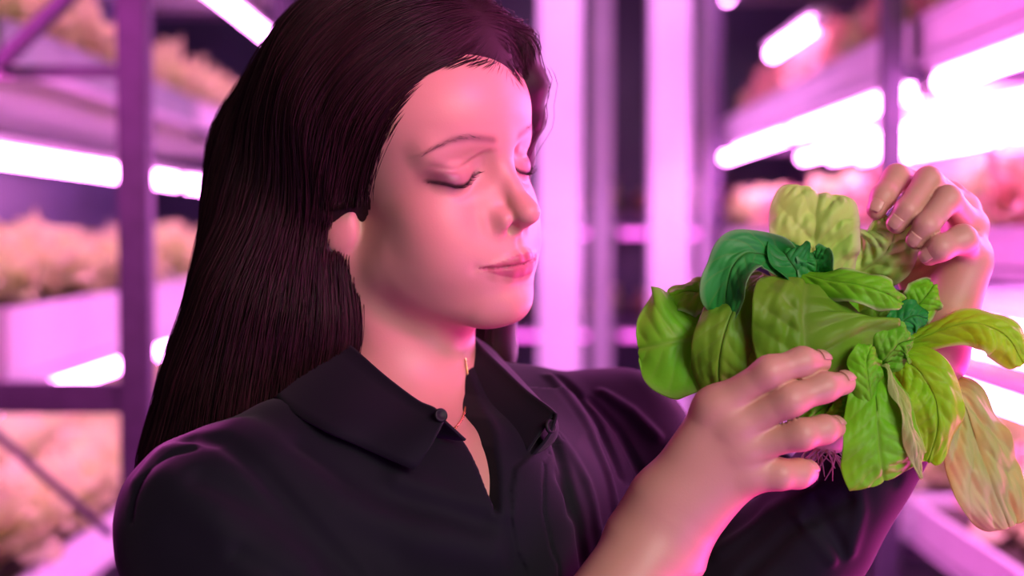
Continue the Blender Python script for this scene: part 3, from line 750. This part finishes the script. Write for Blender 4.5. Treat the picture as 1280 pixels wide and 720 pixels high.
sp = catmull(pp((1040,480,.950),(1037,520,.950),(1032,548,.946),(1028,566,.944)), 20); Vl, Ql = tubes(sp[None], np.interp(np.linspace(0, 1, 20), [0, .6, .85, 1], [.016, .014, .012, .004])[None], 20)
o = obj('stem', mesh('stem', Vl, Ql), M['stem'], lettuce); o.matrix_parent_inverse = LOCM
rp = []
for i in range(46):
    a = P(1028+random.uniform(-8, 8), 556, .944+random.uniform(-.006, .006)); b = a+np.array([random.uniform(-.018, .018), random.uniform(-.01, .01), -random.uniform(.008, .028)])
    m_ = (a+b)/2+np.array([random.uniform(-.005, .005), random.uniform(-.005, .005), .002]); rp.append(catmull([a, m_, b], 10))
Vl, Ql = tubes(np.array(rp), np.tile(np.linspace(.0009, .0003, 10), (46, 1)), 5)
o = obj('roots', mesh('roots', Vl, Ql), M['root'], lettuce); o.matrix_parent_inverse = LOCM; tag(o, kind='stuff')
cam = bpy.data.cameras.new('camera'); cam.lens = 36*FPX/1280; cam.sensor_width = 36; cam_o = bpy.data.objects.new('camera', cam); C.objects.link(cam_o)
cam_o.location = CAM; cam_o.rotation_euler = (math.pi/2-TILT, 0, 0); bpy.context.scene.camera = cam_o; cam.clip_start = .02
# ------------------------------------------------------------------ the room and its growing racks
def box_mb(bm, lo, hi, bev=0.):
    lo = Vector(lo); hi = Vector(hi)
    r = bmesh.ops.create_cube(bm, size=1); c = (lo+hi)/2; s = hi-lo
    for v in r['verts']: v.co = Vector((v.co.x*s.x+c.x, v.co.y*s.y+c.y, v.co.z*s.z+c.z))
    if bev: bmesh.ops.bevel(bm, geom=list({e for v in r['verts'] for e in v.link_edges}), offset=bev, segments=2, affect='EDGES')
def boxes(name, L, m, parent=None, bev=.003):
    bm = bmesh.new()
    for lo, hi in L: box_mb(bm, lo, hi, bev)
    me = bpy.data.meshes.new(name); bm.to_mesh(me); bm.free(); o = obj(name, me, m)
    if parent: o.parent = parent; o.matrix_parent_inverse = Matrix.Translation(-parent.location)
    return o
def beam(name, a, b, w, m, parent):
    a = Vector(a); b = Vector(b); L = (b-a).length; bm = bmesh.new(); box_mb(bm, (-w/2, -w*.3, 0), (w/2, w*.3, L), .002)
    mt = (b-a).to_track_quat('Z', 'Y').to_matrix().to_4x4(); mt.translation = a; bm.transform(mt)
    me = bpy.data.meshes.new(name); bm.to_mesh(me); bm.free(); o = obj(name, me, m, parent); o.matrix_parent_inverse = Matrix.Translation(-parent.location); return o
M['steel'] = mat('rack_steel', (.11, .07, .14), rough=.45, metal=.3, noise=(30, .85, 1.1))
M['white'] = mat('white_plastic', (.80, .78, .80), rough=.4, noise=(12, .94, 1.04))
M['grey'] = mat('grey_green_metal', (.34, .42, .40), rough=.5, noise=(20, .9, 1.08))
M['deck'] = mat('deck_white', (.72, .70, .74), rough=.35, noise=(8, .92, 1.05))
M['film'] = mat('reflective_film', (.50, .44, .54), rough=.4, metal=.2, noise=(5, .85, 1.08), bump=(14, .3, .02))
M['tube'] = mat('lit_tube', (1, .8, 1), emit=(1, .27, .93), estr=26)
M['tube2'] = mat('lit_tube_far', (1, .8, 1), emit=(1, .12, .85), estr=2.2)
M['cap'] = mat('tube_cap', (.7, .7, .72), rough=.4, metal=.3)
M['wall'] = mat('dark_blue_wall', (.07, .065, .13), rough=.35, noise=(2.5, .7, 1.25))
M['side'] = mat('side_wall', (.22, .20, .28), rough=.6, noise=(2, .9, 1.08))
M['floor'] = mat('concrete_floor', (.22, .20, .22), rough=.4, noise=(4, .85, 1.1))
M['col'] = mat('painted_column', (.62, .58, .66), rough=.35, noise=(6, .94, 1.05))
M['soil'] = mat('grow_foam', (.08, .07, .05), rough=.9, noise=(60, .7, 1.3))
def structure(name, lo, hi, m): return tag(boxes(name, [(lo, hi)], m, bev=0), kind='structure')
structure('floor', (-2.6, -2.2, -.1), (2.8, 8.0, 0), M['floor'])
structure('ceiling', (-2.6, -2.2, 3.1), (2.8, 8.0, 3.2), M['side'])
structure('wall_back', (-2.6, 7.6, 0), (2.8, 7.7, 3.1), M['wall'])
structure('wall_left', (-2.6, -2.2, 0), (-2.5, 7.6, 3.1), M['side'])
structure('wall_right', (2.7, -2.2, 0), (2.8, 7.6, 3.1), M['side'])
for i, (px, w, Y) in enumerate([(700, .150, 5.0), (838, .140, 5.0), (752, .09, 6.2), (885, .06, 5.6)]):
    x = P(px, 290, Y)[0]; structure('trim_%d' % (i+1), (x-w/2, Y, 0), (x+w/2, Y+w, 3.1), M['col'])
# prototypes of the growing plants
def plant_mesh(name, seed, red):
    r = np.random.default_rng(seed); Vs, Qs, Cs = [], [], []; b = 0
    for i in range(20):
        az_ = i*2.4+r.uniform(-.3, .3); out = np.interp(i, [0, 19], [1.0, .15]); L = r.uniform(.085, .125); el = 1.35-out*.95
        d = np.array([math.cos(az_), math.sin(az_), 0]); t = np.linspace(0, 1, 9)[:, None]
        sp = d*(L*t*math.cos(el)*1.1)+np.array([0, 0, 1.])*(L*1.25*(t*math.sin(el)+.25*t-.55*out*t**2.4))
        B = np.array([-d[1], d[0], 0]); v = np.linspace(-1, 1, 7)
        W = L*.50*np.sin(np.clip(t*1.02, 0, 1)*math.pi*.80)**.8+.004
        G = sp[:, None]+B*(W*v)[..., None]*1.0
        G[..., 2] += (.012*np.abs(v)**2*np.sin(t*14+i+np.sign(v)*1.2))+.010*(v**2)
        Vg, Qg = grid_mesh(G); Vs.append(Vg); Qs.append(Qg+b); b += len(Vg)
        g = np.array([.60, .78, .30])*r.uniform(.8, 1.25); rd = np.array([.74, .44, .34])*r.uniform(.8, 1.3)
        f = np.clip(red*(.2+t*np.abs(v)*1.3+.3*t)+0*v, 0, 1)[..., None]; Cs.append((g*(1-f)+rd*f).reshape(-1, 3))
    me = mesh(name, np.concatenate(Vs), np.concatenate(Qs)); setcol(me, 'leaf', np.concatenate(Cs).astype(F32)); me.materials.append(M['leaf2']); return me
M['leaf2'] = mat('growing_leaf', attr='leaf', rough=.5, trans=.35)
PG = [plant_mesh('tray_lettuce', s, .25) for s in (1, 2, 3)]; PR = [plant_mesh('tray_lettuce', s, .95) for s in (4, 5, 6)]
def rack(name_lbl, xs, ys, decks, posts_x, label, backx, film=True):
    r = empty('grow_rack', (sum(xs)/2, sum(ys)/2, 0)); bpy.context.view_layer.update(); tag(r, label, 'rack')
    return r
def led(x, y0, y1, z, label, group, m='tube', r=.017):
    o = empty('led_tube', (x, (y0+y1)/2, z)); tag(o, label, 'light', group); L = (y1-y0)/2
    for nm, prof, mm in (('glass_tube', [(-L+.02, .001), (-L+.021, r), (L-.021, r), (L-.02, .001)], M[m]),
                         ('end_cap', [(-L, .001), (-L, r*1.08), (-L+.03, r*1.08), (-L+.03, .001)], M['cap']),
                         ('end_cap', [(L-.03, .001), (L-.03, r*1.08), (L, r*1.08), (L, .001)], M['cap'])):
        an = np.arange(20)*2*math.pi/20; G = np.array([[(q*math.cos(a), yy, q*math.sin(a)) for yy, q in prof] for a in an])
        Vt, Qt = grid_mesh(G, closed_u=True); me = mesh(nm, Vt, Qt[:, ::-1]); obj(nm, me, mm, o)
    bm = bmesh.new(); box_mb(bm, (-.022, -L, r+.001), (.022, L, r+.018), .002)
    me = bpy.data.meshes.new('housing'); bm.to_mesh(me); bm.free(); obj('housing', me, M['white'], o); return o
def tray(lo, hi, m, label, group=None):
    """open channel tray: floor, four rims and a foam bed"""
    (x0, y0, z0), (x1, y1, z1) = lo, hi; t = .006
    o = empty('grow_tray', ((x0+x1)/2, (y0+y1)/2, z0)); bpy.context.view_layer.update(); tag(o, label, 'tray', group)
    boxes('tray_body', [((x0, y0, z0), (x1, y1, z0+t)), ((x0, y0, z0), (x0+t, y1, z1)), ((x1-t, y0, z0), (x1, y1, z1)), ((x0, y0, z0), (x1, y0+t, z1)), ((x0, y1-t, z0), (x1, y1, z1)),
        ((x0-.008, y0-.008, z1-.008), (x0+t, y1+.008, z1)), ((x1-t, y0-.008, z1-.008), (x1+.008, y1+.008, z1))], m, o, bev=.0015)
    boxes('foam_bed', [((x0+t, y0+t, z0+t), (x1-t, y1-t, z1-.012))], M['soil'], o, bev=0)
def plants(x0, x1, y0, y1, z, nx, ny, kinds, label, group, sc=1.):
    for i in range(nx):
        for j in range(ny):
            me = random.choice(kinds); o = bpy.data.objects.new('tray_lettuce', me); C.objects.link(o)
            o.location = (x0+(x1-x0)*(i+.5)/nx+random.uniform(-.01, .01), y0+(y1-y0)*(j+.5)/ny+random.uniform(-.012, .012), z)
            s = sc*random.uniform(.85, 1.15); o.scale = (s, s, s*random.uniform(.9, 1.1)); o.rotation_euler = (0, 0, random.uniform(0, 6.28)); tag(o, label, 'plant', group)
# ---- left rack
YL0, YL1 = 2.35, 5.35
lr = empty('grow_rack', (-1.0, 3.8, 0)); bpy.context.view_layer.update(); tag(lr, 'tall dark steel growing rack with diagonal end braces left of the woman', 'rack')
w = .050
for X in (-.620, -1.45):
    for Y in (YL0, 3.85, YL1): boxes('upright_post', [((X-w/2, Y-w/2, 0), (X+w/2, Y+w/2, 2.9))], M['steel'], lr)
for Y in (YL0, YL1):
    for Z, zh in ((.79, .036), (1.20, .052), (1.752, .018), (2.30, .036)): boxes('cross_beam', [((-1.426, Y-.016, Z), (-.644, Y+.016, Z+zh))], M['steel'], lr)
beam('diagonal_brace', (-1.40, YL0-.022, 1.66), (-.66, YL0-.022, 1.66-.66), .018, M['steel'], lr)
beam('diagonal_brace', (-1.40, YL0-.024, 1.23), (-.50-.16, YL0-.024, 1.94), .034, M['steel'], lr)
for Z in (.80, 1.235, 1.772, 2.32): boxes('shelf_deck', [((-1.43, YL0+.03, Z), (-.845, YL1-.03, Z+.018))], M['deck'], lr)
boxes('back_panel', [((-1.425, YL0+.03, .82), (-1.415, YL1-.03, 2.6))], M['wall'], lr)
for Z in (.80, 1.235, 1.772, 2.32):
    for Y in (YL0, 3.85, YL1): boxes('shelf_bracket', [((-.86, Y-.015, Z-.02), (-.655, Y+.015, Z))], M['steel'], lr)
for k, (Z, z1, lv, kd) in enumerate([(.818, .90, 'lowest', PG), (1.253, 1.372, 'middle', PG), (1.790, 1.858, 'upper', PG)]):
    tray((-1.40, YL0+.05, Z), (-.855, 3.82, z1), M['white' if k < 2 else 'grey'], '%s growing tray with leafy plants on the %s shelf of the left rack, nearer half' % ('pale' if k < 2 else 'grey-green', lv))
    tray((-1.40, 3.88, Z), (-.855, YL1-.05, z1), M['white'], 'pale growing tray with leafy plants on the %s shelf of the left rack, farther half' % lv)
    for y0, y1, hf in ((YL0+.09, 3.80, 'nearer'), (3.90, YL1-.08, 'farther')):
        plants(-1.37, -.87, y0, y1, z1-.016, 3 if (k == 0 and hf == 'nearer') else 2, 8 if hf == 'nearer' else 7, kd, 'blurred pale green lettuce growing in the %s tray of the left rack %s shelf' % (hf, lv), 'lettuces in the %s %s tray of the left rack' % (lv, hf), (1.15, .95, 1.1)[k])
for zz, lv in ((1.198, 'lowest'), (1.632, 'middle'), (2.215, 'upper')):
    for x, rw in ((-.90, 'front'),):
        for y0, y1, hf in ((2.42, 3.842, 'nearer'), (3.850, 5.28, 'farther')):
            led(x, y0, y1, zz, 'glowing pink-white LED tube over the %s shelf of the left rack, %s row, %s end' % (lv, rw, hf), 'LED tubes of the left rack')
for x in (-.90, -1.12, -1.32):
    pass
# ---- right rack
XR, YR0, YR1 = .72, 1.35, 5.4
rr_ = empty('grow_rack', (1.15, 3.3, 0)); bpy.context.view_layer.update(); tag(rr_, 'long steel growing rack running along the aisle behind the raised lettuce', 'rack')
for X in (XR+.002, 1.60):
    for Y in (YR0, 2.72, 5.08): boxes('upright_post', [((X-.02, Y-.02, 0), (X+.02, Y+.02, 2.9))], M['steel'], rr_)
for Z in (.90, 1.425, 1.812, 2.36):
    boxes('shelf_deck', [((XR+.045, YR0, Z), (1.58, YR1, Z+.016))], M['deck'], rr_)
    for Y in (YR0, 2.72, 5.08): boxes('cross_beam', [((XR+.03, Y-.014, Z-.03), (1.59, Y+.014, Z))], M['steel'], rr_)
boxes('back_panel', [((1.575, YR0, .92), (1.585, YR1, 2.7))], M['film'], rr_)
segs = [(YR0+.04, 2.69, 'near'), (2.75, 4.066, 'middle'), (4.074, YR1-.03, 'far')]
for Z, z1, lv, kd in ((.916, .99, 'lowest', PG+PR), (1.441, 1.508, 'middle', PR+PG[:1]), (1.828, 1.905, 'upper', PR+PG)):
    for y0, y1, hf in segs:
        tray((XR+.05, y0, Z), (1.50, y1, z1), M['white'], 'white growing tray on the %s shelf of the right rack, %s section' % (lv, hf))
        plants(XR+.06, 1.48, y0+.02, y1-.02, z1-.016, 3, 7 if hf == 'near' else 6, kd, 'blurred reddish green lettuce growing in the %s section of the right rack %s shelf' % (hf, lv), 'lettuces in the %s %s tray of the right rack' % (lv, hf), .95)
for zz, lv, xs in ((1.225, 'lowest', (.80, 1.12, 1.42)), (1.778, 'middle', (.80, 1.09, 1.20, 1.31, 1.42))):
    for i, x in enumerate(xs):
        rw = ('aisle', 'second', 'third', 'fourth', 'rear')[i]
        for y0, y1, hf in segs:
            led(x, y0+.002, y1-.002, zz, 'bright pink-white LED tube over the %s shelf of the right rack, %s row, %s section' % (lv, rw, hf), 'LED tubes of the right rack')
led(.80, 3.72, 4.42, 2.045, 'short bright LED tube slanting away above the upper plants of the right rack', None)
led(.80, 5.02, 5.37, 2.37, 'bright LED tube tip at the top edge of the frame over the far right rack', None)
led(1.20, 4.45, 4.56, 2.12, 'small round-looking pink light beyond the short tube of the right rack', None, 'tube2', .02)
# ---- far rack added across the aisle end for its dim magenta streaks
ft = empty('grow_rack', (.45, 7.0, 0)); bpy.context.view_layer.update(); tag(ft, 'added dim growing rack at the end of the aisle between the pale columns', 'rack')
for X in (-.55, 1.45):
    for Y in (6.75, 7.25): boxes('upright_post', [((X-.02, Y-.02, 0), (X+.02, Y+.02, 2.5))], M['steel'], ft)
for Z in (.55, 1.05, 1.55): boxes('shelf_deck', [((-.55, 6.75, Z), (1.45, 7.25, Z+.03))], M['steel'], ft)
def led_x(x0, x1, y, z, label):
    o = led(0, -(x1-x0)/2, (x1-x0)/2, 0, label, 'added tubes of the far rack', 'tube2', .014); o.location = ((x0+x1)/2, y, z); o.rotation_euler = (0, 0, math.pi/2)
for z, lv in ((1.52, 'upper'), (1.02, 'middle')):
    led_x(-.5, .4, 6.95, z-.03, 'added dim magenta tube under the %s shelf of the far rack, left half' % lv); led_x(.5, 1.4, 6.95, z-.03, 'added dim magenta tube under the %s shelf of the far rack, right half' % lv)
for z, lv in ((.58, 'lowest'), (1.08, 'middle'), (1.58, 'top')):
    plants(-.5, 1.4, 6.8, 7.2, z-.0, 9, 1, PG+PR, 'tiny blurred lettuce standing on the %s shelf of the far rack' % lv, 'lettuces on the %s shelf of the far rack' % lv, .9)
# ------------------------------------------------------------------ light and camera
def area(name, loc, to, sx, sy, en, col):
    l = bpy.data.lights.new(name, 'AREA'); l.shape = 'RECTANGLE'; l.size = sx; l.size_y = sy; l.energy = en; l.color = col
    o = bpy.data.objects.new(name, l); C.objects.link(o); o.location = loc; o.rotation_euler = (Vector(to)-Vector(loc)).to_track_quat('-Z', 'Y').to_euler(); return o
area('ceiling_work_light', (.85, -.50, 2.05), (.1, .93, 1.42), .8, .6, 25, (1., .95, .80))
area('rack_glow_right', (1.2, 1.55, 1.85), (.08, .95, 1.5), .5, 1.0, 42, (1, .14, .66))  # rack lamps here are added, standing in for the racks' magenta light on her
area('rack_glow_right_low', (.95, 1.25, .95), (.0, .98, 1.40), .7, .5, 32, (1, .03, .50))
area('rack_glow_left', (-.95, 2.1, 2.1), (-.15, 1.0, 1.6), .5, .9, 46, (1, .10, .70))
area('rack_glow_back', (.35, 2.6, 2.3), (-.05, 1.0, 1.5), 1.2, .5, 7, (1, .25, .85))
area('shirt_fill', (.75, .15, .85), (.0, .95, 1.25), .7, .4, 6, (.75, .10, 1.))  # added purple lamp for the streak on her shirt front
area('column_fill', (.4, 3.9, 2.7), (.4, 5.2, 1.4), 1.0, .6, 30, (1, .30, .95))  # added pink lamp that brightens the pale columns
sl = bpy.data.lights.new('face_spot', 'SPOT'); sl.energy = 85; sl.color = (1, .04, .62); sl.spot_size = math.radians(19); sl.spot_blend = .6; sl.shadow_soft_size = .12  # added magenta spot aimed at her face, no fixture of the room
so = bpy.data.objects.new('face_spot', sl); C.objects.link(so); so.location = (.80, .15, 2.15); so.rotation_euler = (Vector((-.02, .95, 1.585))-so.location).to_track_quat('-Z', 'Y').to_euler()
w_ = bpy.data.worlds.new('world'); bpy.context.scene.world = w_; w_.use_nodes = True
w_.node_tree.nodes['Background'].inputs[0].default_value = (.60, .10, .42, 1); w_.node_tree.nodes['Background'].inputs[1].default_value = .20
cam.dof.use_dof = True; cam.dof.focus_distance = .925; cam.dof.aperture_fstop = 3.3; cam.dof.aperture_blades = 0
vs = bpy.context.scene.view_settings; vs.view_transform = 'Standard'; vs.look = 'None'; vs.exposure = 0.; vs.gamma = 1.; vs.use_curve_mapping = False
